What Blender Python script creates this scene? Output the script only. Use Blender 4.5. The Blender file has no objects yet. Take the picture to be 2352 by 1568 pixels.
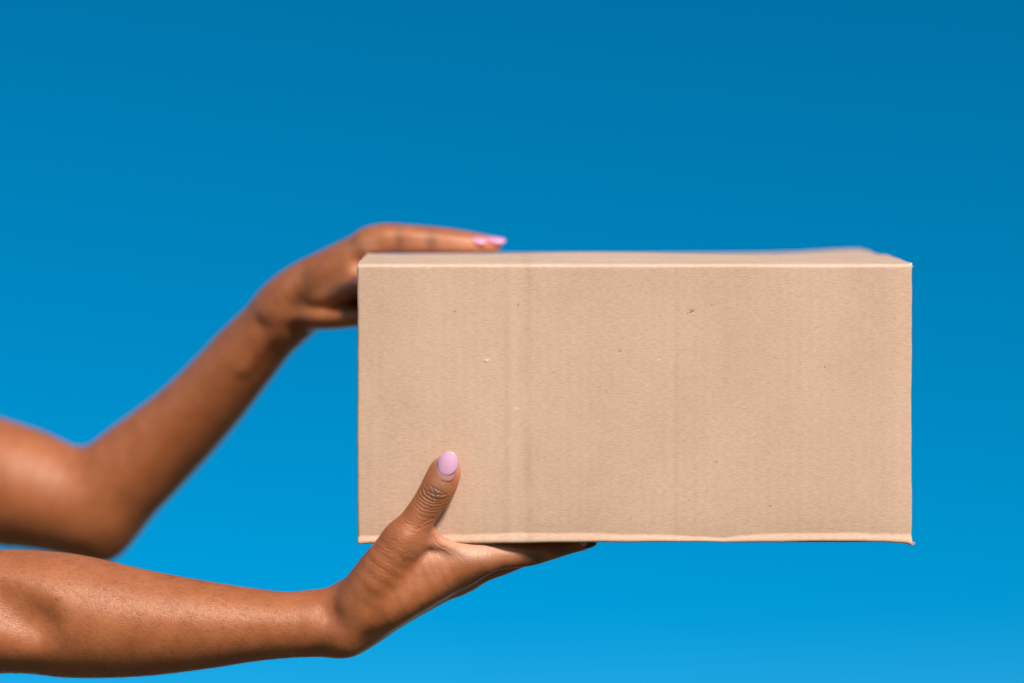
import bpy, bmesh, math, random
import numpy as np
from mathutils import Matrix, Vector, Euler

R = math.radians
rng = np.random.default_rng(7)
scene = bpy.context.scene

# ------------------------------------------------------------------ camera, world, sun
# Everything is modelled in a frame whose y axis is the line of sight; the photographer looks
# up into the sky, so that frame is pitched as a whole.
S = 3200.0                       # picture units (2352 wide) per metre on the plane of the carton's front
LENS = 85.0
D = LENS / 36.0 * 2352.0 / S     # camera distance to that plane
PITCH = R(22.3)
G = Matrix.Rotation(PITCH, 4, 'X')
G.translation = Vector((0, 0, 1.5))

cam_d = bpy.data.cameras.new("camera")
cam = bpy.data.objects.new("camera", cam_d)
scene.collection.objects.link(cam)
cam_d.lens = LENS; cam_d.sensor_width = 36; cam_d.clip_end = 2000; cam_d.clip_start = 0.05
cam.matrix_world = G @ Matrix.Translation((0, -D, 0)) @ Matrix.Rotation(R(90), 4, 'X')
cam_d.dof.use_dof = True
cam_d.dof.focus_distance = D - 0.003
cam_d.dof.aperture_fstop = 1.75
cam_d.dof.aperture_blades = 0
scene.camera = cam

SUN_LOCAL = Vector((0.36, -0.72, 0.82)).normalized()
sun_dir = (G.to_3x3() @ SUN_LOCAL).normalized()
sun_el = math.asin(sun_dir.z)
sun_az = math.atan2(sun_dir.x, sun_dir.y)

world = bpy.data.worlds.new("World"); scene.world = world; world.use_nodes = True
nt = world.node_tree; nt.nodes.clear()
out = nt.nodes.new('ShaderNodeOutputWorld'); bg = nt.nodes.new('ShaderNodeBackground')
sky = nt.nodes.new('ShaderNodeTexSky'); sky.sky_type = 'NISHITA'; sky.sun_disc = False
sky.sun_elevation = sun_el; sky.sun_rotation = sun_az
sky.altitude = 1200; sky.air_density = 1.0; sky.dust_density = 0.1; sky.ozone_density = 3.0
hs = nt.nodes.new('ShaderNodeHueSaturation')
hs.inputs['Hue'].default_value = 0.482; hs.inputs['Saturation'].default_value = 1.465; hs.inputs['Value'].default_value = 1.0
nt.links.new(sky.outputs[0], hs.inputs['Color']); nt.links.new(hs.outputs[0], bg.inputs['Color'])
bg.inputs['Strength'].default_value = 0.122
nt.links.new(bg.outputs[0], out.inputs[0])

sun_d = bpy.data.lights.new("sun", 'SUN'); sun = bpy.data.objects.new("sun", sun_d)
scene.collection.objects.link(sun)
sun_d.energy = 4.8; sun_d.angle = R(12); sun_d.color = (1.0, 0.95, 0.88)
sun.rotation_euler = sun_dir.to_track_quat('Z', 'Y').to_euler()

scene.view_settings.view_transform = 'Standard'; scene.view_settings.look = 'None'
scene.view_settings.exposure = 0.0; scene.view_settings.gamma = 1.0
scene.render.resolution_x = 1024; scene.render.resolution_y = 682

# ------------------------------------------------------------------ helpers
def L(px, py, y):
    s = (1 + y / D) / S
    return np.array([(px - 1176.0) * s, y, (784.0 - py) * s])

def tag(o, label=None, cat=None, group=None, kind=None):
    if label: o['label'] = label
    if cat: o['category'] = cat
    if group: o['group'] = group
    if kind: o['kind'] = kind

def empty(name, local):
    o = bpy.data.objects.new(name, None); scene.collection.objects.link(o)
    o.empty_display_size = 0.05
    o.matrix_world = G @ Matrix.Translation(Vector(local))
    return o

def mesh_obj(name, verts, faces, mat, parent, base=(0, 0, 0), smooth=True):
    me = bpy.data.meshes.new(name)
    verts = np.asarray(verts, dtype=np.float64) - np.asarray(base)
    faces = np.asarray(faces, dtype=np.int32)
    n = len(faces); k = faces.shape[1]
    me.vertices.add(len(verts)); me.vertices.foreach_set('co', verts.astype(np.float32).ravel())
    me.loops.add(n * k); me.loops.foreach_set('vertex_index', faces.ravel())
    me.polygons.add(n); me.polygons.foreach_set('loop_start', np.arange(0, n * k, k, dtype=np.int32))
    me.polygons.foreach_set('use_smooth', np.full(n, smooth))
    me.update(calc_edges=True); me.validate()
    me.materials.append(mat)
    o = bpy.data.objects.new(name, me); scene.collection.objects.link(o)
    o.parent = parent
    return o

def mat_new(name):
    m = bpy.data.materials.new(name); m.use_nodes = True
    nt = m.node_tree; b = nt.nodes['Principled BSDF']
    return m, nt, b

def N(nt, t, **kw):
    n = nt.nodes.new(t)
    for k, v in kw.items():
        if k in n.inputs: n.inputs[k].default_value = v
        else: setattr(n, k, v)
    return n

def mathn(nt, op, a, b=None, c=None):
    n = nt.nodes.new('ShaderNodeMath'); n.operation = op
    for i, v in enumerate((a, b, c)):
        if v is None: continue
        if isinstance(v, (int, float)): n.inputs[i].default_value = v
        else: nt.links.new(v, n.inputs[i])
    return n.outputs[0]

def mixc(nt, fac, a, b, mode='MIX'):
    n = nt.nodes.new('ShaderNodeMix'); n.data_type = 'RGBA'; n.blend_type = mode
    for s, v in ((0, fac), (6, a), (7, b)):
        if isinstance(v, (int, float)): n.inputs[s].default_value = v
        elif isinstance(v, tuple): n.inputs[s].default_value = (*v, 1) if len(v) == 3 else v
        else: nt.links.new(v, n.inputs[s])
    return n.outputs[2]

def ramp(nt, fac, stops):
    n = nt.nodes.new('ShaderNodeValToRGB'); nt.links.new(fac, n.inputs[0])
    el = n.color_ramp.elements
    el[0].position, el[0].color = stops[0][0], (*[stops[0][1]] * 3, 1)
    el[1].position, el[1].color = stops[-1][0], (*[stops[-1][1]] * 3, 1)
    for p, v in stops[1:-1]:
        e = el.new(p); e.color = (v, v, v, 1)
    return n.outputs[0]

def coords(nt, scale):
    tc = nt.nodes.new('ShaderNodeTexCoord'); mp = nt.nodes.new('ShaderNodeMapping')
    mp.inputs['Scale'].default_value = scale
    nt.links.new(tc.outputs['Object'], mp.inputs[0]); return mp.outputs[0]

# ------------------------------------------------------------------ ground, added unseen below the frame for warm bounce light
def ground():
    m, nt, b = mat_new("bounce_ground")
    n = N(nt, 'ShaderNodeTexNoise'); n.inputs['Detail'].default_value = 6; nt.links.new(coords(nt, (1.3, 1.3, 1.3)), n.inputs['Vector'])
    nt.links.new(mixc(nt, n.outputs['Fac'], (0.07, 0.065, 0.03), (0.15, 0.115, 0.065)), b.inputs['Base Color']); b.inputs['Roughness'].default_value = .95
    k = 24; v = []; f = []
    for r_ in (0.0, 4, 20, 100, 500, 1500):
        for i in range(k): v.append((r_ * math.cos(6.28318 * i / k), r_ * math.sin(6.28318 * i / k), 0))
    for q in range(5):
        for i in range(k): j = (i + 1) % k; f.append((q * k + i, (q + 1) * k + i, (q + 1) * k + j, q * k + j))
    me = bpy.data.meshes.new("ground"); me.from_pydata(v, [], f); me.materials.append(m)
    o = bpy.data.objects.new("ground", me); scene.collection.objects.link(o); tag(o, kind='structure')
ground()

# ------------------------------------------------------------------ cardboard
def cardboard():
    m, nt, b = mat_new("kraft_cardboard")
    lk = nt.links.new
    def noise(sc, scale=1.0, det=4, rough=0.55):
        n = N(nt, 'ShaderNodeTexNoise'); n.inputs['Scale'].default_value = scale
        n.inputs['Detail'].default_value = det; n.inputs['Roughness'].default_value = rough
        lk(coords(nt, sc), n.inputs['Vector']); return n.outputs['Fac']
    fibre = noise((230, 230, 1150), 1, 5, 0.65)        # short horizontal fibres
    fibre2 = noise((420, 420, 1400), 1, 3, 0.6)
    cloud = noise((14, 14, 10), 1, 4, 0.6)
    mott = noise((75, 75, 110), 1, 4, 0.6)
    bands = noise((70, 70, 2.0), 1, 3, 0.6)            # vertical marks over the flutes
    col = mixc(nt, ramp(nt, cloud, [(0.3, 0), (0.7, 1)]), (0.622, 0.371, 0.243), (0.700, 0.437, 0.296))
    col = mixc(nt, mathn(nt, 'MULTIPLY', ramp(nt, mott, [(0.35, 0), (0.68, 1)]), 0.35), col, (0.70, 0.42, 0.295))
    col = mixc(nt, mathn(nt, 'MULTIPLY', ramp(nt, fibre, [(0.36, 1), (0.56, 0)]), 0.32), col, (0.40, 0.235, 0.125))
    col = mixc(nt, mathn(nt, 'MULTIPLY', ramp(nt, fibre2, [(0.5, 0), (0.72, 1)]), 0.34), col, (0.78, 0.57, 0.40))
    # faint vertical dirty streaks, strongest left of the middle
    tc = nt.nodes.new('ShaderNodeTexCoord'); sx = nt.nodes.new('ShaderNodeSeparateXYZ'); lk(tc.outputs['Object'], sx.inputs[0])
    X = sx.outputs['X']
    def bump_at(x0, w):
        d = mathn(nt, 'DIVIDE', mathn(nt, 'SUBTRACT', X, x0), w)
        return mathn(nt, 'POWER', 2.718, mathn(nt, 'MULTIPLY', mathn(nt, 'MULTIPLY', d, d), -1.0))
    streak = None
    for x0, w, a in [(q[0] - float(L(1458, 0, .13)[0]), q[1], q[2]) for q in ((0.0105, .0045, .8), (-0.004, .003, .35), (0.117, .0035, .38), (-.095, .010, .25), (-.105, .004, .3))]:
        v = mathn(nt, 'MULTIPLY', bump_at(x0, w), a)
        streak = v if streak is None else mathn(nt, 'ADD', streak, v)
    streak = mathn(nt, 'MULTIPLY', streak, mathn(nt, 'ADD', 0.15, ramp(nt, noise((60, 60, 22), 1, 4, .6), [(.38, 0), (.62, 1)])))
    col = mixc(nt, mathn(nt, 'MULTIPLY', streak, .30), col, (0.41, 0.245, 0.14))
    col = mixc(nt, mathn(nt, 'MULTIPLY', ramp(nt, bands, [(.45, 0), (.75, 1)]), 0.07), col, (0.74, 0.53, 0.36))
    # specks of bark and ink
    vo = N(nt, 'ShaderNodeTexVoronoi'); vo.feature = 'F1'; vo.inputs['Scale'].default_value = 1
    lk(coords(nt, (62, 62, 75)), vo.inputs['Vector'])
    sp = mathn(nt, 'LESS_THAN', vo.outputs['Distance'], mathn(nt, 'MULTIPLY', mathn(nt, 'SUBTRACT', N_sep(nt, vo.outputs['Color']), 0.93), 0.8))
    col = mixc(nt, mathn(nt, 'MULTIPLY', sp, 0.65), col, (0.10, 0.07, 0.045))
    # named marks seen on the face, and the top fold's highlight painted in as a pale line
    Zc = sx.outputs['Z']; Yc = sx.outputs['Y']
    ox, oy_, oz = [float(q) for q in L(1458, 1244, .13)]
    def spot(px, py, rx, ry, c, k, a=0.):
        global_ = L(px, py, 0)
        dx = mathn(nt, 'SUBTRACT', X, float(global_[0]) - ox); dz = mathn(nt, 'SUBTRACT', Zc, float(global_[2]) - oz)
        ca, sa = math.cos(a), math.sin(a)
        u = mathn(nt, 'DIVIDE', mathn(nt, 'ADD', mathn(nt, 'MULTIPLY', dx, ca), mathn(nt, 'MULTIPLY', dz, sa)), rx / S)
        v = mathn(nt, 'DIVIDE', mathn(nt, 'SUBTRACT', mathn(nt, 'MULTIPLY', dz, ca), mathn(nt, 'MULTIPLY', dx, sa)), ry / S)
        d = mathn(nt, 'ADD', mathn(nt, 'MULTIPLY', u, u), mathn(nt, 'MULTIPLY', v, v))
        f = mathn(nt, 'MULTIPLY', ramp(nt, d, [(0.4, 1), (1.0, 0)]), k)
        return mixc(nt, f, col, c)
    DK = (0.20, 0.12, 0.07)
    for q in ((1588, 717, 6.5, 2.6, DK, .8, .35), (1580, 720, 2.5, 1.8, DK, .7), (1635, 701, 3, 1.3, DK, .7, -.4), (1423, 805, 6, 4, (.36, .22, .13), .5, .5), (1894, 842, 2, 2, DK, .8), (1646, 1059, 2, 2.2, DK, .8),
              (1044, 716, 2.3, 2.2, DK, .8), (1190, 700, 1.6, 3.5, DK, .7), (1770, 1161, 2.2, 2.2, DK, .8), (1512, 826, 4, 1.5, (.80, .62, .46), .8, .4), (1119, 828, 6, 2.2, (.80, .62, .46), .8, -.7), (1187, 936, 7, 4, (.78, .60, .43), .6), (1801, 1090, 1.6, 3, DK, .6), (1450, 1187, 1.2, 7, DK, .35, .1), (948, 972, 1.1, 6, DK, .4, .15)):
        col = spot(*q)
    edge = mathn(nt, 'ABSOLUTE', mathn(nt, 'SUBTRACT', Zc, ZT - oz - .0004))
    fold_highlight = mathn(nt, 'MULTIPLY', ramp(nt, mathn(nt, 'MULTIPLY', edge, 400), [(0.25, 1), (0.75, 0)]), mathn(nt, 'LESS_THAN', Yc, .008 - oy_))
    fold_highlight = mathn(nt, 'MULTIPLY', fold_highlight, mathn(nt, 'MULTIPLY', mott, .85))
    col = mixc(nt, fold_highlight, col, (0.78, 0.59, 0.43))
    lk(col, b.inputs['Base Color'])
    b.inputs['Roughness'].default_value = 0.75
    b.inputs['Specular IOR Level'].default_value = 0.25
    h = mathn(nt, 'ADD', mathn(nt, 'MULTIPLY', fibre, 1.0), mathn(nt, 'MULTIPLY', mott, .8))
    h = mathn(nt, 'ADD', h, mathn(nt, 'MULTIPLY', bands, 0.25))
    bp = N(nt, 'ShaderNodeBump'); bp.inputs['Strength'].default_value = 0.32; bp.inputs['Distance'].default_value = 0.0005
    lk(h, bp.inputs['Height']); lk(bp.outputs[0], b.inputs['Normal'])
    return m
def N_sep(nt, c):
    s = nt.nodes.new('ShaderNodeSeparateColor'); nt.links.new(c, s.inputs[0]); return s.outputs[0]

# ------------------------------------------------------------------ the carton
XL, XR = L(820, 0, 0)[0], L(2096, 0, 0)[0]
ZT, ZB = L(0, 607.5, 0)[2], L(0, 1245, 0)[2]
DEP = 0.26
CARD = cardboard()
ZB_SLOPE = 0.07
def top_z(x, y):
    f = (x - XL) / (XR - XL)
    a = L(0, 581.5, .13)[2]; bk = (784 - 581.5 + 1.0 * f) * (1 + .26 / D) / S
    t = np.clip(y / .13, 0, 1); u = np.clip((y - .13) / .13, 0, 1)
    t2 = t * (1.12 - .12 * t)
    z = ZT + (a - ZT) * t2 + (bk - a) * u
    lift = np.clip((f - .45) / .55, 0, 1) ** 2
    return z + lift * .0010 * np.clip((y - .05) / .2, 0, 1) - .0020 * np.exp(-((f - 1) / .045) ** 2) * np.clip(y / .13, 0, 1) * np.exp(-(np.clip(y - .13, 0, 1) / .05) ** 2)
def wob(x, seed, amp, freqs=(9, 23, 51, 110)):
    r = np.random.default_rng(seed); v = 0
    for i, f in enumerate(freqs):
        v = v + np.sin(x * f * 6.283 * .35 + r.uniform(0, 6.28)) / (1 + i * .8)
    return v * amp
def interp(x, pts):
    return np.interp(x, [L(p[0], 0, 0)[0] for p in pts], [L(0, p[1], 0)[2] for p in pts])

base_box = L(1458, 1244, .13)
carton = empty("cardboard_box", base_box)
tag(carton, "plain brown cardboard box held level against the blue sky by two hands", "box")

def grid_faces(nu, nv, flip=False):
    i, j = np.meshgrid(np.arange(nu - 1), np.arange(nv - 1), indexing='ij')
    a = (i * nv + j).ravel(); q = np.stack([a, a + nv, a + nv + 1, a + 1], 1)
    return q[:, ::-1] if flip else q

def sheet(name, P, flip=False, thick=0.003, smooth=True):
    nu, nv = P.shape[:2]
    o = mesh_obj(name, P.reshape(-1, 3), grid_faces(nu, nv, flip), CARD, carton, base_box, smooth)
    if thick:
        md = o.modifiers.new("thickness", 'SOLIDIFY'); md.thickness = thick; md.offset = -1
    return o

# front wall: a sheet whose rim rolls over into the folds
RR = 0.0030
def rim(lo, hi, n, r):
    """flat coordinate plus how far it has rolled back, from lo to hi"""
    a = np.linspace(R(88), 0, 12)
    left = np.stack([lo + r - r * np.sin(a), r - r * np.cos(a)], 1)
    mid = np.linspace(lo + r, hi - r, n)[1:-1]
    mid = np.stack([mid, np.zeros_like(mid)], 1)
    right = np.stack([hi - r + r * np.sin(a[::-1]), r - r * np.cos(a[::-1])], 1)
    return np.concatenate([left, mid, right])
cx = rim(XL, XR, 330, .0022); cz = rim(ZB, ZT, 210, RR)
X = np.repeat(cx[:, 0][:, None], len(cz), 1); Z = np.repeat(cz[:, 0][None], len(cx), 0)
Y = cx[:, 1][:, None] + cz[:, 1][None]
# lip along the bottom fold
lip = interp(X, [(820, 1230), (1000, 1230), (1180, 1223.5), (1337, 1224), (1430, 1227), (1560, 1230), (1665, 1237), (1700, 1230), (1760, 1226), (1900, 1224), (1985, 1224), (2000, 1227), (2030, 1225), (2096, 1228)]) + wob(X, 3, .00018, (60, 130, 260))
tl = (Z - lip)
below = np.clip(-tl / (lip - ZB), 0, 1)
Y = Y + np.where(tl >= 0, 0.0016 * np.exp(-(tl / .012)), 0.0016 - 0.0031 * below ** .8)
# the lower border is a little wavy; corners are crushed
gb = np.exp(-((Z - ZB) / .004) ** 2)
Z = Z + gb * (wob(X, 5, .00022, (14, 31, 77)) + (interp(X, [(820, 1249), (850, 1247), (1400, 1245), (1640, 1244.5), (1900, 1243), (2040, 1244.5), (2085, 1248), (2097, 1252)]) - ZB))
gt = np.exp(-((Z - ZT) / .006) ** 2)
Z = Z + gt * wob(X, 8, .00010, (18, 47, 120))
# shallow undulation of the board, fluting telegraphing through
Y = Y + .0003 * np.sin(X * 31 + 1) * np.sin(Z * 22) + .00004 * np.sin(X * 2 * math.pi / .0075) * (0.4 + .6 * np.sin(X * 40) ** 2)
Y = Y + .00022 * np.exp(-((X - .0105) / .0035) ** 2) + .0002 * np.exp(-((X - .117) / .002) ** 2) - .0003 * np.exp(-((X + .001) / .004) ** 2)
er = np.exp(-((X - XR) / .010) ** 2); Y = Y + er * .0020
# side outline wobble
X2 = X + np.exp(-((X - XR) / .006) ** 2) * wob(Z, 11, .00020, (20, 55, 140)) + np.exp(-((X - XL) / .006) ** 2) * wob(Z, 12, .00016, (20, 55, 140))
# corners
def corner(cx_, cz_, dx, dz, dy, s):
    g = np.exp(-(((X - cx_) ** 2 + (Z - cz_) ** 2) / s ** 2))
    return g * dx, g * dz, g * dy
for c in ((XR, ZB, .0003, -.0007, -.0012, .0045), (XR, ZT, .0006, .0012, .0005, .0040), (XL, ZB, .0000, -.0003, -.0006, .004), (XL, ZT, .0003, -.0006, .0006, .005)):
    a, bb, cc = corner(*c); X2 = X2 + a; Z = Z + bb; Y = Y + cc
rn = rng.normal(0, 1, X.shape)
crush = sum(np.exp(-(((X - a) ** 2 + (Z - b_) ** 2) / .0035 ** 2)) for a, b_ in ((XR, ZB), (XR, ZT), (XL, ZT), (XL, ZB)))
Y = Y + rn * crush * .00010; Z = Z + rng.normal(0, 1, X.shape) * crush * .00008
# small stuck chips and scars on the face
Y = Y.copy()
for (px, py, w, h, a) in ((1589, 716, 5, 2.4, .0009), (1117, 827, 5, 2, -.0010), (1423, 806, 3, 2.2, .0005), (1893, 842, 2, 1.5, .0005), (1512, 826, 4, 2, -.0004)):
    c = L(px, py, 0); Y += a * np.exp(-(((X - c[0]) / (w / S)) ** 2 + ((Z - c[2]) / (h / S)) ** 2))
front_P = np.stack([X2, Y, Z], -1)
# the same board goes on over the top fold as the front flap
FL = 0.129
jj = len(cz) - 1
apex = jj - 4
ys = np.linspace(0, 1, 60)[1:] ** 1.5
Xl = np.repeat(X2[:, jj][:, None], len(ys), 1); y0 = Y[:, jj][:, None]
Yf = y0 + (FL - y0) * ys[None]
zoff = (Z[:, jj] - top_z(X2[:, jj], Y[:, jj]))[:, None]
Xf = Xl + 0 * Yf
Xf = Xf + np.exp(-((Xl - XR) / .003) ** 2) * (wob(Yf, 31, .0004, (60, 150, 400))) * np.clip(Yf / .01, 0, 1)
Xf = Xf + np.exp(-((Xl - XL) / .003) ** 2) * wob(Yf, 32, .0002, (60, 150, 400)) * np.clip(Yf / .01, 0, 1)
Zf = top_z(Xf, Yf) + zoff * np.exp(-(Yf - y0) / .004) + .0008 * np.sin(Xf * 24) * (Yf / FL)
flap_P = np.concatenate([front_P[:, apex:], np.stack([Xf, Yf, Zf], -1)], 1)
front_P = front_P[:, :apex + 1]
front = sheet("front_wall", front_P, flip=False)
sheet("top_flap", flap_P, flip=False)

# top front flap and lifted rear flap
def flap(name, y0, y1, lift_fn, seed, ny=50):
    xs = np.linspace(XL + .0015, XR - .0012, 300); ys = np.concatenate([[y0], np.linspace(y0, y1, ny)[1:]])
    X, Y = np.meshgrid(xs, ys, indexing='ij')
    Z = top_z(X, Y) + lift_fn(X, Y)
    # torn, fuzzy short ends
    e = np.exp(-((X - XR) / .003) ** 2); X = X + e * (wob(Y, seed, .0008, (60, 150, 400)))
    e = np.exp(-((X - XL) / .003) ** 2); X = X + e * (wob(Y, seed + 1, .0004, (60, 150, 400)))
    return X, Y, Z
X, Y, Z = flap("b", FL - .0005, DEP - .001, lambda x, y: -.0007 + .0004 * np.sin(x * 15 + 1) * np.clip((DEP - y) / .13, 0, 1), 41)
f = (X - XL) / (XR - XL)
Z = Z + np.exp(-(((f - .985) / .10) ** 2)) * .0026 * np.clip((Y - .13) / .13, 0, 1)
sheet("top_flap", np.stack([X, Y, Z], -1), flip=False)

# side walls, rear wall, bottom flaps
def side(xw, seed, flip):
    ys = np.linspace(.0048, DEP, 90); t = np.linspace(0, 1, 60)
    Yg, T = np.meshgrid(ys, t, indexing='ij')
    zb = ZB + .0010 + ZB_SLOPE * Yg; zt = top_z(np.full_like(Yg, xw), Yg) - .0022
    Zg = zb + (zt - zb) * T
    Xg = np.full_like(Yg, xw) + wob(Yg, seed, .0003, (8, 19, 60)) * np.sin(T * 3.14)
    sheet("side_wall", np.stack([Xg, Yg, Zg], -1), flip=flip)
side(XL + .0004, 51, True); side(XR - .0004, 52, False)
xs = np.linspace(XL + .001, XR - .001, 60); t = np.linspace(0, 1, 40)
Xg, T = np.meshgrid(xs, t, indexing='ij'); zt = top_z(Xg, np.full_like(Xg, DEP)) - .003
zb = ZB + ZB_SLOPE * DEP
sheet("rear_wall", np.stack([Xg, np.full_like(Xg, DEP) + .0004 * np.sin(Xg * 30), zb + (zt - zb) * T], -1), flip=True)
for y0, y1, dz in ((.0030, .129, 0), (.131, DEP - .001, 0)):
    xs = np.linspace(XL + .001, XR - .001, 60); ys = np.linspace(y0, y1, 30)
    Xg, Yg = np.meshgrid(xs, ys, indexing='ij')
    sheet("bottom_flap", np.stack([Xg, Yg, ZB + .0002 + ZB_SLOPE * Yg + .0004 * np.sin(Xg * 22)], -1), flip=True)

# ------------------------------------------------------------------ the person: implicit-surface modelling
def catmull(P, m):
    P = np.asarray(P, float); Q = np.vstack([2 * P[0] - P[1], P, 2 * P[-1] - P[-2]])
    o = []
    for i in range(1, len(Q) - 2):
        for k in range(m):
            t = k / m; a, b, c, d = Q[i - 1], Q[i], Q[i + 1], Q[i + 2]
            o.append(.5 * ((2 * b) + (c - a) * t + (2 * a - 5 * b + 4 * c - d) * t * t + (3 * b - a - 3 * c + d) * t ** 3))
    o.append(Q[-2]); return np.array(o)

class Chain:
    """a limb or bone: centres, in-picture radius ru, depth radius rv, along a smooth curve"""
    def __init__(self, nodes, m=3):
        P = []
        for (px, py, y, ru, rv) in nodes:
            c = L(px, py, y); P.append([*c, ru * (1 + y / D) / S, rv])
        P = catmull(P, m)
        self.c = P[:, :3]; self.ru = P[:, 3]; self.rv = P[:, 4]
        T = np.gradient(self.c, axis=0); T /= np.linalg.norm(T, axis=1)[:, None]
        yv = np.array([0, 1., 0])
        U = np.cross(T, yv); U /= np.linalg.norm(U, axis=1)[:, None]
        self.T, self.U, self.V = T, U, np.cross(T, U)
    def d(self, p):
        p = p.astype(np.float32)
        best = np.full(len(p), 1.0, np.float32)
        if not len(p): return best
        lo, hi = p.min(0), p.max(0)
        for i in range(len(self.c) - 1):
            a, b = self.c[i], self.c[i + 1]; ba = b - a; l2 = ba @ ba
            rr = .028 + max(self.ru[i], self.ru[i + 1], self.rv[i], self.rv[i + 1])
            if (np.minimum(a, b) - rr > hi).any() or (np.maximum(a, b) + rr < lo).any(): continue
            a = a.astype(np.float32); ba = ba.astype(np.float32)
            pa = p - a
            t = np.clip(pa @ (ba / l2), 0, 1)
            q = pa - t[:, None] * ba
            U = (self.U[i] + self.U[i + 1]); U = U / np.linalg.norm(U)
            T = ba / math.sqrt(l2); U = U - (U @ T) * T; U /= np.linalg.norm(U); V = np.cross(T, U); U = U.astype(np.float32); V = V.astype(np.float32)
            ru = self.ru[i] + (self.ru[i + 1] - self.ru[i]) * t; rv = self.rv[i] + (self.rv[i + 1] - self.rv[i]) * t
            rt = np.minimum(ru, rv)
            qu, qv, qt = q @ U / ru, q @ V / rv, q @ T / rt
            k0 = np.sqrt(qu * qu + qv * qv + qt * qt) + 1e-9
            k1 = np.sqrt((qu / ru) ** 2 + (qv / rv) ** 2 + (qt / rt) ** 2) + 1e-9
            best = np.minimum(best, k0 * (k0 - 1) / k1)
        return best

def smin(a, b, k):
    h = np.clip(k - np.abs(a - b), 0, None) / k
    return np.minimum(a, b) - h * h * h * k / 6.0

def bump(p, px, py, y, r, amp, ry=None):
    c = L(px, py, y); r2 = r * r; ry2 = (ry or r) ** 2
    return amp * np.exp(-(((p[:, 0] - c[0]) ** 2 + (p[:, 2] - c[2]) ** 2) / r2 + (p[:, 1] - c[1]) ** 2 / ry2))

def seg_dist(p, a, b):
    ba = b - a; t = np.clip(((p - a) @ ba) / (ba @ ba), 0, 1); return np.linalg.norm(p - a - t[:, None] * ba, axis=1)

# near (right) arm
NEAR = dict(
    forearm=Chain([(-70, 1400, .030, 118, .042), (30, 1399, .028, 135, .045), (100, 1405, .027, 141, .046), (180, 1415, .026, 140, .045), (315, 1429, .024, 123, .041), (451, 1434, .022, 103, .036), (563, 1434, .022, 86, .032), (653, 1434, .021, 76, .0285), (721, 1430, .021, 77, .0275), (778, 1424, .021, 78, .0275), (815, 1404, .022, 76, .027)], 7),
    upper=Chain([(-40, 1410, .030, 122, .044), (-250, 1350, .030, 145, .048), (-550, 1220, .035, 160, .052), (-850, 1110, .050, 175, .058)]),
    thenar=Chain([(812, 1398, .012, 56, .020), (852, 1346, .001, 57, .020), (890, 1290, -.006, 53, .016), (926, 1240, -.0095, 45, .0125)]),
    fdi=Chain([(880, 1350, .004, 58, .018), (950, 1312, .002, 52, .014), (1005, 1290, .003, 43, .0115), (1060, 1283, .006, 37, .011)]),
    web=Chain([(950, 1245, -.007, 24, .0075), (984, 1240, -.0065, 19, .0060), (1012, 1252, -.0045, 15, .0055), (1050, 1264, .001, 16, .0070)]),
    mc2=Chain([(795, 1430, .013, 66, .024), (890, 1390, .006, 54, .0225), (990, 1340, .006, 44, .0165), (1060, 1303, .009, 40, .012), (1105, 1284, .008, 35, .011)]),
    mc3=Chain([(795, 1433, .030, 66, .020), (900, 1389, .027, 53, .018), (1000, 1345, .026, 43, .015), (1065, 1317, .027, 38, .0135)]),
    mc4=Chain([(790, 1430, .045, 58, .016), (900, 1385, .050, 46, .015), (1000, 1345, .050, 38, .012)]),
    mc5=Chain([(790, 1420, .052, 50, .014), (880, 1380, .068, 40, .013), (970, 1345, .072, 33, .011)]),
)
NEARF = [
    Chain([(926, 1240, -.0095, 45, .0125), (956, 1197, -.0105, 38, .0110), (981, 1160, -.0105, 37, .0102), (1001, 1130, -.0105, 39.5, .0102), (1014, 1102, -.0098, 39.5, .0095), (1023, 1080, -.0092, 36.5, .0088), (1028, 1066, -.0088, 27, .0075)]),
    Chain([(1060, 1300, .009, 38, .0115), (1110, 1281, .010, 33, .0108), (1165, 1275, .0155, 30, .0100), (1215, 1269, .022, 30, .0097), (1262, 1260.5, .030, 25, .0085), (1305, 1252, .037, 20, .0078), (1338, 1248, .041, 15.5, .0062)]),
    Chain([(1050, 1326, .030, 37, .012), (1110, 1301, .030, 34, .0105), (1160, 1286, .034, 31, .0095), (1210, 1268, .041, 28, .0092), (1260, 1250, .049, 24, .0085), (1315, 1233, .060, 22, .0078), (1345, 1224, .066, 17, .0065)]),
    Chain([(990, 1350, .050, 36, .0115), (1060, 1315, .051, 33, .0100), (1130, 1285, .056, 29, .0090), (1190, 1260, .062, 27, .0085), (1250, 1238, .070, 24, .0080), (1300, 1224, .079, 20, .0070)]),
    Chain([(960, 1345, .071, 31, .0100), (1010, 1318, .073, 28, .0088), (1070, 1290, .076, 25, .0082), (1120, 1268, .081, 23, .0078), (1160, 1252, .087, 19, .0065)]),
]
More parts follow.
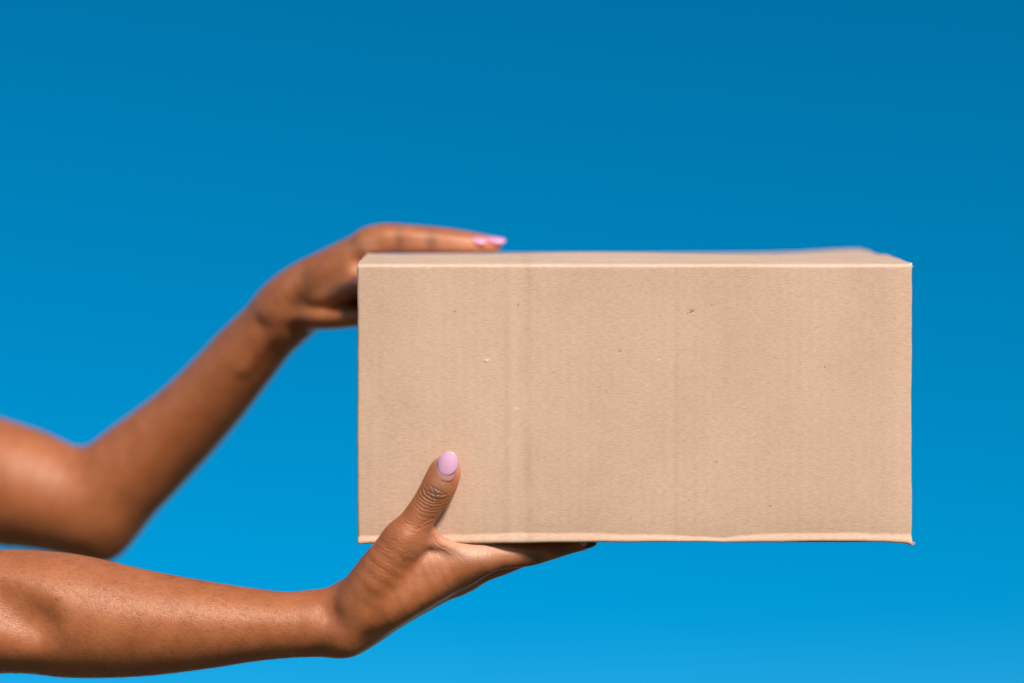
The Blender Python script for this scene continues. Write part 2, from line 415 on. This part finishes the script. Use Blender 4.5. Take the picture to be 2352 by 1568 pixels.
# the far (left) arm
FAR = dict(
    upper=Chain([(226, 1176, .300, 98, .040), (150, 1150, .302, 120, .045), (60, 1122, .306, 136, .050), (0, 1108, .310, 143, .052), (-250, 1040, .325, 155, .056), (-560, 950, .340, 160, .060)]),
    forearm=Chain([(205, 1165, .300, 104, .040), (250, 1128, .297, 110, .042), (300, 1083, .292, 108, .042), (360, 1030, .285, 101, .040), (424, 972, .275, 93, .037), (488, 905, .262, 87, .034), (560, 822, .245, 80, .030), (625, 751, .230, 72, .027), (662, 714, .222, 69, .027)]),
    palm=Chain([(657, 716, .222, 67, .027), (700, 670, .216, 66, .032), (760, 630, .210, 58, .036), (820, 585, .205, 44, .038), (862, 557, .203, 33, .037)]),
    heel=Chain([(672, 730, .216, 44, .022), (712, 729, .200, 32, .018), (765, 731, .186, 27, .017), (812, 727, .176, 26, .016), (852, 727, .168, 19, .014)]),
    hollow=Chain([(745, 668, .214, 50, .018), (800, 672, .208, 52, .020), (875, 674, .202, 52, .022)]),
    fill=Chain([(740, 660, .205, 46, .022), (790, 640, .190, 42, .018), (822, 625, .180, 34, .016)]),
)
FARF = [
    Chain([(848, 569, .175, 38, .012), (885, 551, .172, 33, .0105), (940, 552, .170, 31, .0098), (1000, 556, .170, 28, .0092), (1050, 561, .171, 26, .0082), (1092, 564, .172, 21, .0072)]),
    Chain([(850, 561, .196, 38, .012), (888, 545, .194, 31, .0105), (950, 548, .192, 30, .0098), (1020, 553, .192, 29, .0092), (1085, 559, .192, 25, .0082), (1132, 564, .192, 20, .0072)]),
    Chain([(850, 563, .217, 36, .012), (888, 549, .216, 30, .0105), (950, 552, .215, 28, .0095), (1010, 556, .215, 27, .0090), (1065, 561, .215, 24, .0080), (1105, 565, .215, 19, .0070)]),
    Chain([(850, 569, .238, 34, .011), (888, 555, .238, 28, .0095), (940, 558, .237, 26, .0085), (985, 562, .237, 24, .0080), (1030, 566, .237, 18, .0065)]),
    Chain([(748, 688, .192, 34, .016), (790, 672, .176, 30, .0125), (822, 657, .156, 24, .0105), (833, 650, .142, 20, .0085)]),
]
CHEST = Chain([(-850, 1120, .050, 175, .058), (-700, 1080, .16, 210, .08), (-640, 1040, .25, 210, .08), (-560, 950, .340, 160, .060)])

def box_sd(p):
    """signed distance (approx.) to the carton, negative inside"""
    x, y, z = p[:, 0], p[:, 1], p[:, 2]
    dx = np.maximum(XL - x, x - XR); dy = np.maximum(.0002 - y, y - DEP)
    dz = np.maximum((ZB + ZB_SLOPE * np.clip(y, 0, 1)) - z, z - top_z(x, y))
    return np.maximum(np.maximum(dx, dy), dz)

def cut(d, p, gap=.0002, k=.0016):
    return -smin(-d, box_sd(p) - gap, k)

def f_near(p):
    g = None
    for n in ('forearm', 'upper'):
        d = NEAR[n].d(p); g = d if g is None else smin(g, d, .03)
    for n in ('thenar', 'fdi', 'web', 'mc2', 'mc3', 'mc4', 'mc5'):
        d = NEAR[n].d(p); g = smin(g, d, .007 if n == 'web' else .016 if n != 'mc5' else .02)
    fing = None
    for i, c in enumerate(NEARF):
        d = c.d(p)
        fing = d if fing is None else smin(fing, d, .0012)
    g = smin(g, fing, .010)
    # anatomy: hollows and bumps
    g = g + bump(p, 764, 1414, -.006, .010, .0045) - bump(p, 808, 1392, -.008, .010, .0028)
    g = g - bump(p, 782, 1474, .002, .013, .0034) + bump(p, 838, 1462, -.004, .012, .0016)
    a, b = L(-70, 1340, -.02), L(88, 1432, -.018)
    g = g + .0135 * np.exp(-(seg_dist(p, a, b) / .013) ** 2)
    g = g - bump(p, 0, 1500, -.012, .022, .004)
    a, b = L(850, 1440, -.002), L(1060, 1335, .0)
    g = g + .0005 * np.exp(-(seg_dist(p, a, b) / .0065) ** 2)          # groove between index and middle metacarpal
    a, b = L(860, 1345, -.02), L(935, 1235, -.021)
    g = g - .0012 * np.exp(-(seg_dist(p, a, b) / .006) ** 2)           # thumb tendon
    a, b = L(905, 1352, -.012), L(985, 1255, -.012)
    g = g + .0006 * np.exp(-(seg_dist(p, a, b) / .0065) ** 2)
    a, b = L(1000, 1222, -.006), L(1034, 1252, -.004)
    g = g - .0026 * np.exp(-(seg_dist(p, a, b) / .0045) ** 2)          # web of skin
    a, b = L(996, 1240, -.012), L(1012, 1262, -.010)
    g = g + .0015 * np.exp(-(seg_dist(p, a, b) / .004) ** 2)
    return cut(g, p)

def f_far(p):
    g = smin(FAR['forearm'].d(p), FAR['upper'].d(p), .022)
    g = smin(g, FAR['palm'].d(p), .02); g = smin(g, FAR['heel'].d(p), .012); g = smin(g, FAR['fill'].d(p), .014); g = smin(g, FAR['hollow'].d(p), .010)
    fing = None
    for c in FARF[:4]:
        d = c.d(p); fing = d if fing is None else smin(fing, d, .0018)
    g = smin(g, fing, .009); g = smin(g, FARF[4].d(p), .012)
    for kx in (888, 950, 1040): g = g - bump(p, kx, 552, .160, .007, .0012)
    g = g - bump(p, 240, 1262, .295, .016, .007)                       # point of the elbow
    a, b = L(722, 711, .182), L(815, 708, .170); g = g + .0024 * np.exp(-(seg_dist(p, a, b) / .0065) ** 2)
    a, b = L(600, 745, .205), L(672, 752, .200); g = g + .0025 * np.exp(-(seg_dist(p, a, b) / .008) ** 2)
    a, b = L(560, 850, .215), L(655, 735, .197); g = g - .0018 * np.exp(-(seg_dist(p, a, b) / .006) ** 2)
    a, b = L(690, 650, .18), L(670, 740, .19); g = g + .003 * np.exp(-(seg_dist(p, a, b) / .009) ** 2)
    return cut(g, p)

def f_rest(p):
    g = smin(CHEST.d(p), NEAR['upper'].d(p), .03); g = smin(g, FAR['upper'].d(p), .03)
    g = smin(g, NEAR['forearm'].d(p), .03)
    return g

def isosurface(f, lo, hi, h, nb=6):
    """naive surface nets evaluated only in blocks the surface passes through"""
    lo = np.array(lo); H = h * nb
    nblk = np.ceil((np.array(hi) - lo) / H).astype(int)
    I = np.stack(np.meshgrid(*[np.arange(n) for n in nblk], indexing='ij'), -1).reshape(-1, 3)
    c = lo + (I + .5) * H
    dc = np.concatenate([f(c[i:i + 4000]) for i in range(0, len(c), 4000)])
    I = I[np.abs(dc) < H * 1.25]
    g = np.stack(np.meshgrid(*[np.arange(nb + 1)] * 3, indexing='ij'), -1).reshape(-1, 3)
    vals = np.empty((len(I), (nb + 1) ** 3), np.float32)
    st = 80
    for s in range(0, len(I), st):
        p = lo + (I[s:s + st, None] * nb + g[None]) * h
        vals[s:s + st] = f(p.reshape(-1, 3)).reshape(-1, len(g))
    V = vals.reshape(-1, nb + 1, nb + 1, nb + 1)
    # cells
    sg = V < 0
    cnt = sum(sg[:, a:nb + a, b:nb + b, c_:nb + c_].astype(np.int8) for a in (0, 1) for b in (0, 1) for c_ in (0, 1))
    bi, ci, cj, ck = np.nonzero((cnt > 0) & (cnt < 8))
    cell = I[bi] * nb + np.stack([ci, cj, ck], 1)
    corners = np.stack([V[bi, ci + a, cj + b, ck + c_] for a in (0, 1) for b in (0, 1) for c_ in (0, 1)], 1)
    off = np.array([(a, b, c_) for a in (0, 1) for b in (0, 1) for c_ in (0, 1)], float)
    E = [(0, 4), (1, 5), (2, 6), (3, 7), (0, 2), (1, 3), (4, 6), (5, 7), (0, 1), (2, 3), (4, 5), (6, 7)]
    acc = np.zeros((len(cell), 3)); w = np.zeros(len(cell))
    for a, b in E:
        va, vb = corners[:, a], corners[:, b]; m = (va < 0) != (vb < 0)
        t = np.where(m, va / np.where(m, va - vb, 1), 0)
        acc += np.where(m[:, None], off[a] + t[:, None] * (off[b] - off[a]), 0); w += m
    verts = lo + (cell + acc / w[:, None]) * h
    M = np.array(nblk) * nb + 3
    key = lambda c_: ((c_[:, 0] + 1) * M[1] + c_[:, 1] + 1) * M[2] + c_[:, 2] + 1
    K = key(cell); order = np.argsort(K); Ks = K[order]
    faces = []
    for ax in range(3):
        sl0 = [slice(None)] + [slice(0, nb)] * 3; sl1 = list(sl0); sl1[ax + 1] = slice(1, nb + 1)
        a, b = sg[tuple(sl0)], sg[tuple(sl1)]
        bi, i, j, k = np.nonzero(a != b)
        flip = a[bi, i, j, k]
        v = I[bi] * nb + np.stack([i, j, k], 1)
        o1, o2 = [(1, 2), (2, 0), (0, 1)][ax]
        q = []
        for s1, s2 in ((0, 0), (1, 0), (1, 1), (0, 1)):
            cc = v.copy(); cc[:, o1] -= s1; cc[:, o2] -= s2
            kk = key(cc); pos = np.clip(np.searchsorted(Ks, kk), 0, len(Ks) - 1)
            q.append(np.where(Ks[pos] == kk, order[pos], -1))
        q = np.stack(q, 1); q = np.where(flip[:, None], q, q[:, ::-1]) 
        faces.append(q[(q >= 0).all(1)])
    return verts, np.concatenate(faces)

def lap(v, F, it, lam=.5):
    e = np.concatenate([F[:, [0, 1]], F[:, [1, 2]], F[:, [2, 3]], F[:, [3, 0]]])
    deg = np.bincount(e[:, 0], minlength=len(v)) + np.bincount(e[:, 1], minlength=len(v))
    for _ in range(it):
        acc = np.stack([np.bincount(e[:, 0], v[e[:, 1], k], len(v)) + np.bincount(e[:, 1], v[e[:, 0], k], len(v)) for k in range(3)], 1)
        v = v + lam * (acc / np.maximum(deg, 1)[:, None] - v)
    return v

def normals(v, F):
    n = np.cross(v[F[:, 2]] - v[F[:, 0]], v[F[:, 3]] - v[F[:, 1]])
    out = np.stack([sum(np.bincount(F[:, j], n[:, k], len(v)) for j in range(4)) for k in range(3)], 1)
    return out / (np.linalg.norm(out, axis=1)[:, None] + 1e-12)

NH = 0.0007
v1, F1 = isosurface(f_near, (-.45, -.045, -.262), (.075, .110, -.070), NH)
v1 = lap(v1, F1, 5)
wm = np.clip((-.135 - v1[:, 0]) / .03, 0, 1)[:, None]
v1 = v1 + wm * (lap(v1, F1, 60) - v1)      # long smooth muscle of the forearm
n1 = normals(v1, F1)

# picture-plane coordinates of a vertex, to place creases on the skin where the photograph has them
def to_px(v):
    s = S / (1 + v[:, 1] / D); return v[:, 0] * s + 1176, 784 - v[:, 2] * s
def poly_d(x, y, pts):
    d = np.full(len(x), 1e3)
    for (a, b), (c, e) in zip(pts[:-1], pts[1:]):
        bx, by = c - a, e - b; t = np.clip(((x - a) * bx + (y - b) * by) / (bx * bx + by * by), 0, 1)
        d = np.minimum(d, np.hypot(x - a - t * bx, y - b - t * by))
    return d
px, py = to_px(v1)
facing = np.clip(-n1[:, 1] * 1.6 + .1, 0, 1)
disp = np.zeros(len(v1))
def Z4(u, v): return (689 + 0, 0)
def c4(u, v):   # thumb close-up coordinates
    return (.5742 * (1600 + u * .319), .5742 * (1750 + v * .319))
creases = [  # polyline, width, depth(mm)
    ([c4(262, 640), c4(270, 700), c4(330, 760), c4(420, 800), c4(520, 790), c4(610, 765)], 2.0, .55),
    ([c4(305, 640), c4(320, 690), c4(380, 740), c4(450, 770), c4(540, 765), c4(620, 735)], 1.8, .6),
    ([c4(330, 660), c4(390, 690), c4(440, 710), c4(520, 715), c4(580, 700)], 1.6, .45),
    ([c4(400, 610), c4(420, 660), c4(440, 720), c4(450, 770)], 1.5, .3),
    ([c4(380, 600), c4(470, 650), c4(560, 690)], 1.5, .3),
    ([c4(240, 735), c4(300, 790), c4(400, 830), c4(500, 825), c4(600, 790)], 1.7, .4),
    ([c4(225, 775), c4(300, 835), c4(400, 875), c4(490, 865), c4(580, 830)], 1.6, .32),
    ([c4(210, 810), c4(280, 875), c4(380, 905), c4(470, 905), c4(560, 870)], 1.6, .3),
    ([c4(180, 840), c4(250, 910), c4(350, 945), c4(450, 945), c4(540, 905)], 1.6, .22),
    ([c4(330, 610), c4(315, 560), c4(330, 540)], 1.6, .15),
    ([c4(230, 1140), c4(260, 1080), c4(330, 1040), c4(420, 1000)], 2.2, .4),
    ([c4(200, 1160), c4(280, 1110), c4(380, 1070)], 2.0, .25),
]
C1 = lambda u, v: (689 + u * .3663, 976 + v * .3663)
for xx, w, dpt in ((1060, 1.8, .18), (1110, 1.6, .22), (1160, 1.8, .22), (1185, 1.5, .16), (1235, 1.5, .12), (1290, 1.5, .12), (960, 1.6, .15), (1010, 1.6, .18)):
    creases.append(([C1(xx - 10, 735), C1(xx + 2, 780), C1(xx - 6, 830)], w, dpt))
for k in range(6):
    creases.append(([C1(1470 + k * 9, 760), C1(1455 + k * 10, 800), C1(1400 + k * 16, 855), C1(1380 + k * 18, 880)], 1.5, .28 + .1 * (k % 3 == 1)))
for k in range(4):
    creases.append(([C1(1480 + k * 12, 770), C1(1498 + k * 6, 820), C1(1500 + k * 6, 850)], 1.5, .22))
for k in range(5):
    creases.append(([C1(1120 + k * 22, 860), C1(1095 + k * 20, 900 + k * 2), C1(1085 + k * 18, 935)], 1.5, .16))
# web folds
for q in ([(830, 690), (850, 730), (890, 765), (920, 765)], [(822, 700), (822, 760), (812, 800)], [(835, 740), (860, 790), (880, 830)], [(870, 770), (930, 810), (960, 850)], [(910, 770), (980, 800), (1040, 860)]):
    creases.append(([C1(*a) for a in q], 1.7, .35 if q[0][0] == 830 else .16))
rj = np.random.default_rng(4)
for k in range(34):      # fine wrinkles down the thumb metacarpal
    t = k / 33; cx_, cy_ = 955 - t * 100, 1178 + t * 150
    a = R(28 + rj.uniform(-22, 22)); ln = rj.uniform(16, 34)
    ox, oy = rj.uniform(-22, 22), rj.uniform(-10, 10)
    creases.append(([(cx_ + ox - ln * math.cos(a), cy_ + oy - ln * math.sin(a) * .8), (cx_ + ox, cy_ + oy + rj.uniform(-3, 3)), (cx_ + ox + ln * math.cos(a), cy_ + oy + ln * math.sin(a) * .5)], 1.5, rj.uniform(.06, .15)))
for pts, w, dpt in creases:
    xs_ = [a[0] for a in pts]; ys_ = [a[1] for a in pts]
    m = (px > min(xs_) - 12) & (px < max(xs_) + 12) & (py > min(ys_) - 12) & (py < max(ys_) + 12) & (n1[:, 1] < .2)
    d = poly_d(px[m], py[m], pts)
    disp[m] -= dpt * .78e-3 * (np.exp(-(d / w) ** 2) - .35 * np.exp(-((d - 3.2) / 2.0) ** 2)) * facing[m]
# keep the contact patches clean
touch = np.clip((box_sd(v1) - .0004) / .002, 0, 1)
v1 = v1 + n1 * (disp * touch)[:, None]

v2, F2 = isosurface(f_far, (-.45, .075, -.245), (.04, .365, .125), .0017)
v2 = lap(v2, F2, 3)
v3, F3 = isosurface(f_rest, (-.76, -.06, -.30), (-.447, .45, .12), .004)
v3 = lap(v3, F3, 2)

# pigment: palm-side skin is paler and pinker, knuckles and wrist darker; some shade painted in
def pigment_shade(v, n, near):
    x, y = to_px(v); pal = np.zeros(len(v)); dark = np.zeros(len(v)); pink = np.zeros(len(v))
    gx = lambda cx, cy, rx, ry, a=0: np.exp(-((((x - cx) * math.cos(R(a)) + (y - cy) * math.sin(R(a))) / rx) ** 2 + ((-(x - cx) * math.sin(R(a)) + (y - cy) * math.cos(R(a))) / ry) ** 2))
    if near:
        h = v[:, 2]
        palmside = np.clip(n[:, 2] * 1.4 + .1, 0, 1) * np.clip((x - 985) / 60, 0, 1)
        pal = np.maximum(palmside * .9, 0)
        pal = np.maximum(pal, .85 * gx(1085, 1263, 95, 22, -3)); pal = np.maximum(pal, .55 * gx(1012, 1256, 24, 26))
        pal = np.maximum(pal, .35 * gx(1185, 1275, 45, 16))
        pink = np.maximum(.95 * gx(1062, 1092, 12, 42, 5), .75 * gx(1012, 1248, 20, 12, 45))
        pink = np.maximum(pink, .5 * gx(1035, 1252, 26, 8)); pink = np.maximum(pink, .30 * gx(985, 1225, 30, 24))
        pink = np.maximum(pink, .5 * gx(1008, 1210, 7, 22, 30))
        pal *= np.clip((1215 - x) / 70, 0, 1)
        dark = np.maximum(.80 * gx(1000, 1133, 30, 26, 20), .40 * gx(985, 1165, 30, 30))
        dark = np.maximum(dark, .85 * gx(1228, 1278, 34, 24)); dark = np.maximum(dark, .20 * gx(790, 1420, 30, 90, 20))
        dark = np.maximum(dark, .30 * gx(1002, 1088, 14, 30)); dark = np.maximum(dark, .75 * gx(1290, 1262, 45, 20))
        dark = np.maximum(dark, .5 * gx(1080, 1326, 60, 14, -24)); dark = np.maximum(dark, .6 * gx(971, 1388, 3.5, 2.2)); dark = np.maximum(dark, .5 * gx(928, 1285, 5, 4))  # shade below the index knuckle painted dark, then two moles
    else:
        pal = np.maximum(pal, .6 * gx(1000, 568, 150, 16)); pal = np.maximum(pal, .4 * gx(855, 575, 30, 30))
        pink = np.maximum(pink, .95 * gx(1112, 566, 46, 16))
        dark = np.maximum(dark, .60 * gx(790, 668, 50, 30)); dark = np.maximum(dark, .45 * gx(690, 690, 30, 60, 30))  # shade in the palm hollow painted dark; wrist darkened
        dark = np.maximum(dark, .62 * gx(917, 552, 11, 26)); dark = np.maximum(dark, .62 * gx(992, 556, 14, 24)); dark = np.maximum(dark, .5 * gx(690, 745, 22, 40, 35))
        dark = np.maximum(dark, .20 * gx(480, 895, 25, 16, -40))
    return np.stack([pal, dark, pink, np.ones(len(v))], 1)
col = np.concatenate([pigment_shade(v1, n1, True), pigment_shade(v2, normals(v2, F2), False), np.tile([0, 0, 0, 1.], (len(v3), 1))])

def skin_mat():
    m, nt, b = mat_new("brown_skin"); lk = nt.links.new
    at = nt.nodes.new('ShaderNodeAttribute'); at.attribute_name = 'pigment_shade'
    sp = nt.nodes.new('ShaderNodeSeparateColor'); lk(at.outputs['Color'], sp.inputs[0])
    def noise(sc, det=4, rough=.55):
        n = N(nt, 'ShaderNodeTexNoise'); n.inputs['Scale'].default_value = 1
        n.inputs['Detail'].default_value = det; n.inputs['Roughness'].default_value = rough
        lk(coords(nt, sc), n.inputs['Vector']); return n.outputs['Fac']
    big = noise((38, 38, 38)); med = noise((260, 260, 260), 5, .65)
    c = mixc(nt, ramp(nt, big, [(.3, 0), (.7, 1)]), (0.378, 0.104, 0.033), (0.480, 0.150, 0.054))
    c = mixc(nt, mathn(nt, 'MULTIPLY', ramp(nt, med, [(.35, 0), (.7, 1)]), .30), c, (0.27, 0.068, 0.019))
    red = noise((95, 95, 95), 3)
    c = mixc(nt, mathn(nt, 'MULTIPLY', ramp(nt, red, [(.45, 0), (.7, 1)]), .30), c, (0.55, 0.175, 0.068))
    c = mixc(nt, sp.outputs[0], c, (0.66, 0.345, 0.225))
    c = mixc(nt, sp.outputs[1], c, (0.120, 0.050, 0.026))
    c = mixc(nt, sp.outputs[2], c, (0.72, 0.275, 0.150))
    # follicles: tiny dark dots
    vo = N(nt, 'ShaderNodeTexVoronoi'); vo.inputs['Scale'].default_value = 1; lk(coords(nt, (430, 430, 620)), vo.inputs['Vector'])
    dots = mathn(nt, 'LESS_THAN', vo.outputs['Distance'], mathn(nt, 'MULTIPLY', mathn(nt, 'SUBTRACT', N_sep(nt, vo.outputs['Color']), .45), .42))
    inv = mathn(nt, 'SUBTRACT', 1.0, mathn(nt, 'ADD', sp.outputs[0], sp.outputs[2])); inv.node.use_clamp = True
    c = mixc(nt, mathn(nt, 'MULTIPLY', mathn(nt, 'MULTIPLY', dots, .34), inv), c, (0.06, 0.026, 0.014))
    lk(c, b.inputs['Base Color'])
    b.inputs['Subsurface Weight'].default_value = .22
    b.inputs['Subsurface Radius'].default_value = (1.0, .35, .18); b.inputs['Subsurface Scale'].default_value = .0035
    b.inputs['IOR'].default_value = 1.45; b.inputs['Specular IOR Level'].default_value = .80; b.inputs['Specular Tint'].default_value = (1, .80, .66, 1)
    rg = mathn(nt, 'ADD', .33, mathn(nt, 'MULTIPLY', med, .20)); lk(rg, b.inputs['Roughness'])
    # skin grain
    v2_ = N(nt, 'ShaderNodeTexVoronoi'); v2_.feature = 'DISTANCE_TO_EDGE'; v2_.inputs['Scale'].default_value = 1
    mp = nt.nodes.new('ShaderNodeMapping'); tc = nt.nodes.new('ShaderNodeTexCoord'); lk(tc.outputs['Object'], mp.inputs[0])
    mp.inputs['Rotation'].default_value = (0, R(28), 0); mp.inputs['Scale'].default_value = (1050, 1050, 620)
    lk(mp.outputs[0], v2_.inputs['Vector'])
    e = ramp(nt, v2_.outputs['Distance'], [(0, 0), (.22, 1)])
    h = mathn(nt, 'ADD', mathn(nt, 'MULTIPLY', e, .5), mathn(nt, 'MULTIPLY', noise((700, 700, 500), 3), 1.1))
    h = mathn(nt, 'ADD', h, mathn(nt, 'MULTIPLY', noise((160, 160, 160), 3), 1.3))
    bp = N(nt, 'ShaderNodeBump'); bp.inputs['Strength'].default_value = .36; bp.inputs['Distance'].default_value = .00045
    lk(h, bp.inputs['Height']); lk(bp.outputs[0], b.inputs['Normal'])
    return m
SKIN = skin_mat()

person = empty("person", (0, 0, 0))
person.matrix_world = G @ Matrix.Translation(Vector(L(-600, 1300, .2)))
PB = L(-600, 1300, .2)
tag(person, "person with bare brown arms reaching from the left to hold the cardboard box", "person")
V = np.concatenate([v1, v2, v3]); F = np.concatenate([F1, F2 + len(v1), F3 + len(v1) + len(v2)])
body = mesh_obj("body", V, F, SKIN, person, PB)
ca = body.data.color_attributes.new('pigment_shade', 'FLOAT_COLOR', 'POINT')
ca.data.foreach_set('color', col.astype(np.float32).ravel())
print("body verts", len(V), "faces", len(F))

# ------------------------------------------------------------------ nails
def plain(name, c, rough, coat=0.0, sss=0.0):
    m, nt, b = mat_new(name)
    n = N(nt, 'ShaderNodeTexNoise'); n.inputs['Scale'].default_value = 1; nt.links.new(coords(nt, (320, 320, 320)), n.inputs['Vector'])
    nt.links.new(mixc(nt, mathn(nt, 'MULTIPLY', n.outputs['Fac'], .35), c, tuple(k * .82 for k in c)), b.inputs['Base Color'])
    b.inputs['Roughness'].default_value = rough; b.inputs['Coat Weight'].default_value = coat; b.inputs['Coat Roughness'].default_value = .2
    b.inputs['Subsurface Weight'].default_value = sss; b.inputs['Subsurface Scale'].default_value = .002
    return m
PINK = plain("pink_gel", (0.82, 0.41, 0.57), .30, .4, .1)
ROSE = plain("rose_gel", (0.80, 0.30, 0.45), .35, .2, .1)
NAT = plain("bare_nail", (0.56, 0.24, 0.21), .30, .3, .2)
BLACK = plain("black_gel", (0.006, 0.006, 0.008), .2, .6)
CUT = plain("cuticle_skin", (0.45, 0.23, 0.15), .6)

def nail(name, centre, along, out, length, width, curve, mat, parent, base, taper=(.80, 1.0, .78), thick=.0007, arch=.0006, parent_base=None, square=2.6):
    """a curved plate: u across, v along, super-ellipse outline"""
    A = np.array(along, float); A /= np.linalg.norm(A); O = np.array(out, float); O -= (O @ A) * A; O /= np.linalg.norm(O); W = np.cross(A, O)
    nu, nv = 17, 25; top = []
    for j in range(nv):
        v = -1 + 2 * j / (nv - 1)
        hw = (max(0, 1 - abs(v) ** square)) ** (1 / square)
        tp = np.interp(v, [-1, 0, 1], taper)
        for i in range(nu):
            u = (-1 + 2 * i / (nu - 1)) * hw * tp * width / 2
            ang = u / curve
            pnt = np.array(centre) + A * (v * length / 2) + W * (curve * math.sin(ang)) + O * (curve * (math.cos(ang) - 1) - arch * v * v)
            top.append(pnt)
    top = np.array(top); bot = top - O * thick
    f = grid_faces(nv, nu); n = len(top)
    faces = [tuple(q) for q in f] + [tuple(q[::-1] + n) for q in f]
    ring = [i for i in range(nu)] + [j * nu + nu - 1 for j in range(1, nv)] + [(nv - 1) * nu + i for i in range(nu - 2, -1, -1)] + [j * nu for j in range(nv - 2, 0, -1)]
    for a, b in zip(ring, ring[1:] + ring[:1]): faces.append((a, b, b + n, a + n))
    o = mesh_obj(name, np.vstack([top, bot]), faces, mat, parent, base if parent_base is None else parent_base)
    bm = bmesh.new(); bm.from_mesh(o.data); bmesh.ops.remove_doubles(bm, verts=bm.verts, dist=1e-6)
    bmesh.ops.recalc_face_normals(bm, faces=bm.faces); bm.to_mesh(o.data); bm.free()
    return o
def surf_y(f, px_, py_, y0, y1):
    """depth of the first skin surface met behind a picture point"""
    ys = np.linspace(y0, y1, 400); P = np.array([L(px_, py_, y) for y in ys]); d = f(P)
    k = np.nonzero(d < 0)[0]; return ys[k[0]] if len(k) else None
# right thumb: bare nail at the root, pink gel plate grown out over it
def on(px_, py_, lift): 
    y = surf_y(f_near, px_, py_, -.04, .02); return L(px_, py_, y - lift)
yb = surf_y(f_near, 1016, 1092, -.04, .02)
axis = (L(1032, 1040, 0) - L(1016, 1100, 0)); axis = axis / np.linalg.norm(axis)
nb_ = nail("fingernail", L(1020, 1083, yb - .0006), axis + np.array([0, .10, 0]), (-.10, -1, .05), .0120, .0170, .0105, NAT, person, PB, taper=(.95, 1, 1), thick=.0008)
tag(nb_, "bare pinkish root of the thumbnail on the front hand")
nb2 = nail("gel_nail", L(1028, 1062, yb - .00145), axis + np.array([0, .06, 0]), (-.08, -1, .10), .0172, .0162, .0098, PINK, nb_, PB, taper=(.86, 1.04, .72), thick=.0011, arch=.0011, square=2.1)
nb2['label'] = "pale pink gel nail on the thumb"
# right index: seen edge-on from below, pink root and black tip
t0 = L(1322, 1251, .033)
ni = nail("fingernail", L(1336, 1258.0, .0355), (1, .18, .22), (.25, -.62, -.8), .0125, .0105, .0060, plain("pale_pink_nail", (.62, .30, .33), .4), person, PB, thick=.0008)
nb3 = nail("nail_tip", L(1354, 1252.5, .0360), (1, .2, .30), (.25, -.80, -.6), .0120, .0088, .006, BLACK, ni, PB, taper=(.95, 1.0, .9), thick=.0010, square=2.4)
nb3['label'] = "black nail tip"
for (a, b_, c_, ang, ln) in ((1101, 549, .166, -8, .0120), (1140, 548, .186, -8, .0150), (1110, 552, .215, -8, .012)):
    nail("fingernail", L(a, b_, c_), (1, 0, -.12), (.1, -.55, .8), ln, .0100, .0060, ROSE, person, PB, thick=.0009)
nail("fingernail", L(822, 652, .136), (.1, -.5, 1), (-.6, -1, 0), .013, .010, .006, PINK, person, PB, thick=.0009)

# ------------------------------------------------------------------ fine hairs on the near forearm
hr = np.random.default_rng(21)
hx, _ = to_px(v1)
cand = np.nonzero((hx > -60) & (hx < 700) & (n1[:, 1] < .5))[0]
pick = hr.choice(cand, 2600, replace=False)
hv, hf = [], []
for i in pick:
    p0 = v1[i]; n_ = n1[i]
    t = np.array([1.0, hr.normal(0, .25), -.35 + hr.normal(0, .45)]); t -= (t @ n_) * n_; t /= np.linalg.norm(t)
    sd = np.cross(n_, t); ln = hr.uniform(.0025, .0058); w = .00004; bend = hr.normal(0, .25)
    for q in range(4):
        u = q / 3; c_ = p0 + t * ln * u + n_ * (.00005 + ln * .28 * math.sin(u * 2.4) * .6) + sd * bend * ln * u * u
        ww = w * (1 - .75 * u); hv += [c_ - sd * ww, c_ + n_ * ww, c_ + sd * ww]
    b0 = len(hv) - 12
    for q in range(3):
        for a_, c2 in ((0, 1), (1, 2), (2, 0)):
            hf.append((b0 + q * 3 + a_, b0 + q * 3 + c2, b0 + q * 3 + 3 + c2, b0 + q * 3 + 3 + a_))
HAIR, hnt, hb = mat_new("dark_hair"); hb.inputs['Base Color'].default_value = (.02, .012, .008, 1); hb.inputs['Roughness'].default_value = .4
ho = mesh_obj("arm_hair", hv, hf, HAIR, person, PB)
ho['kind'] = 'stuff'
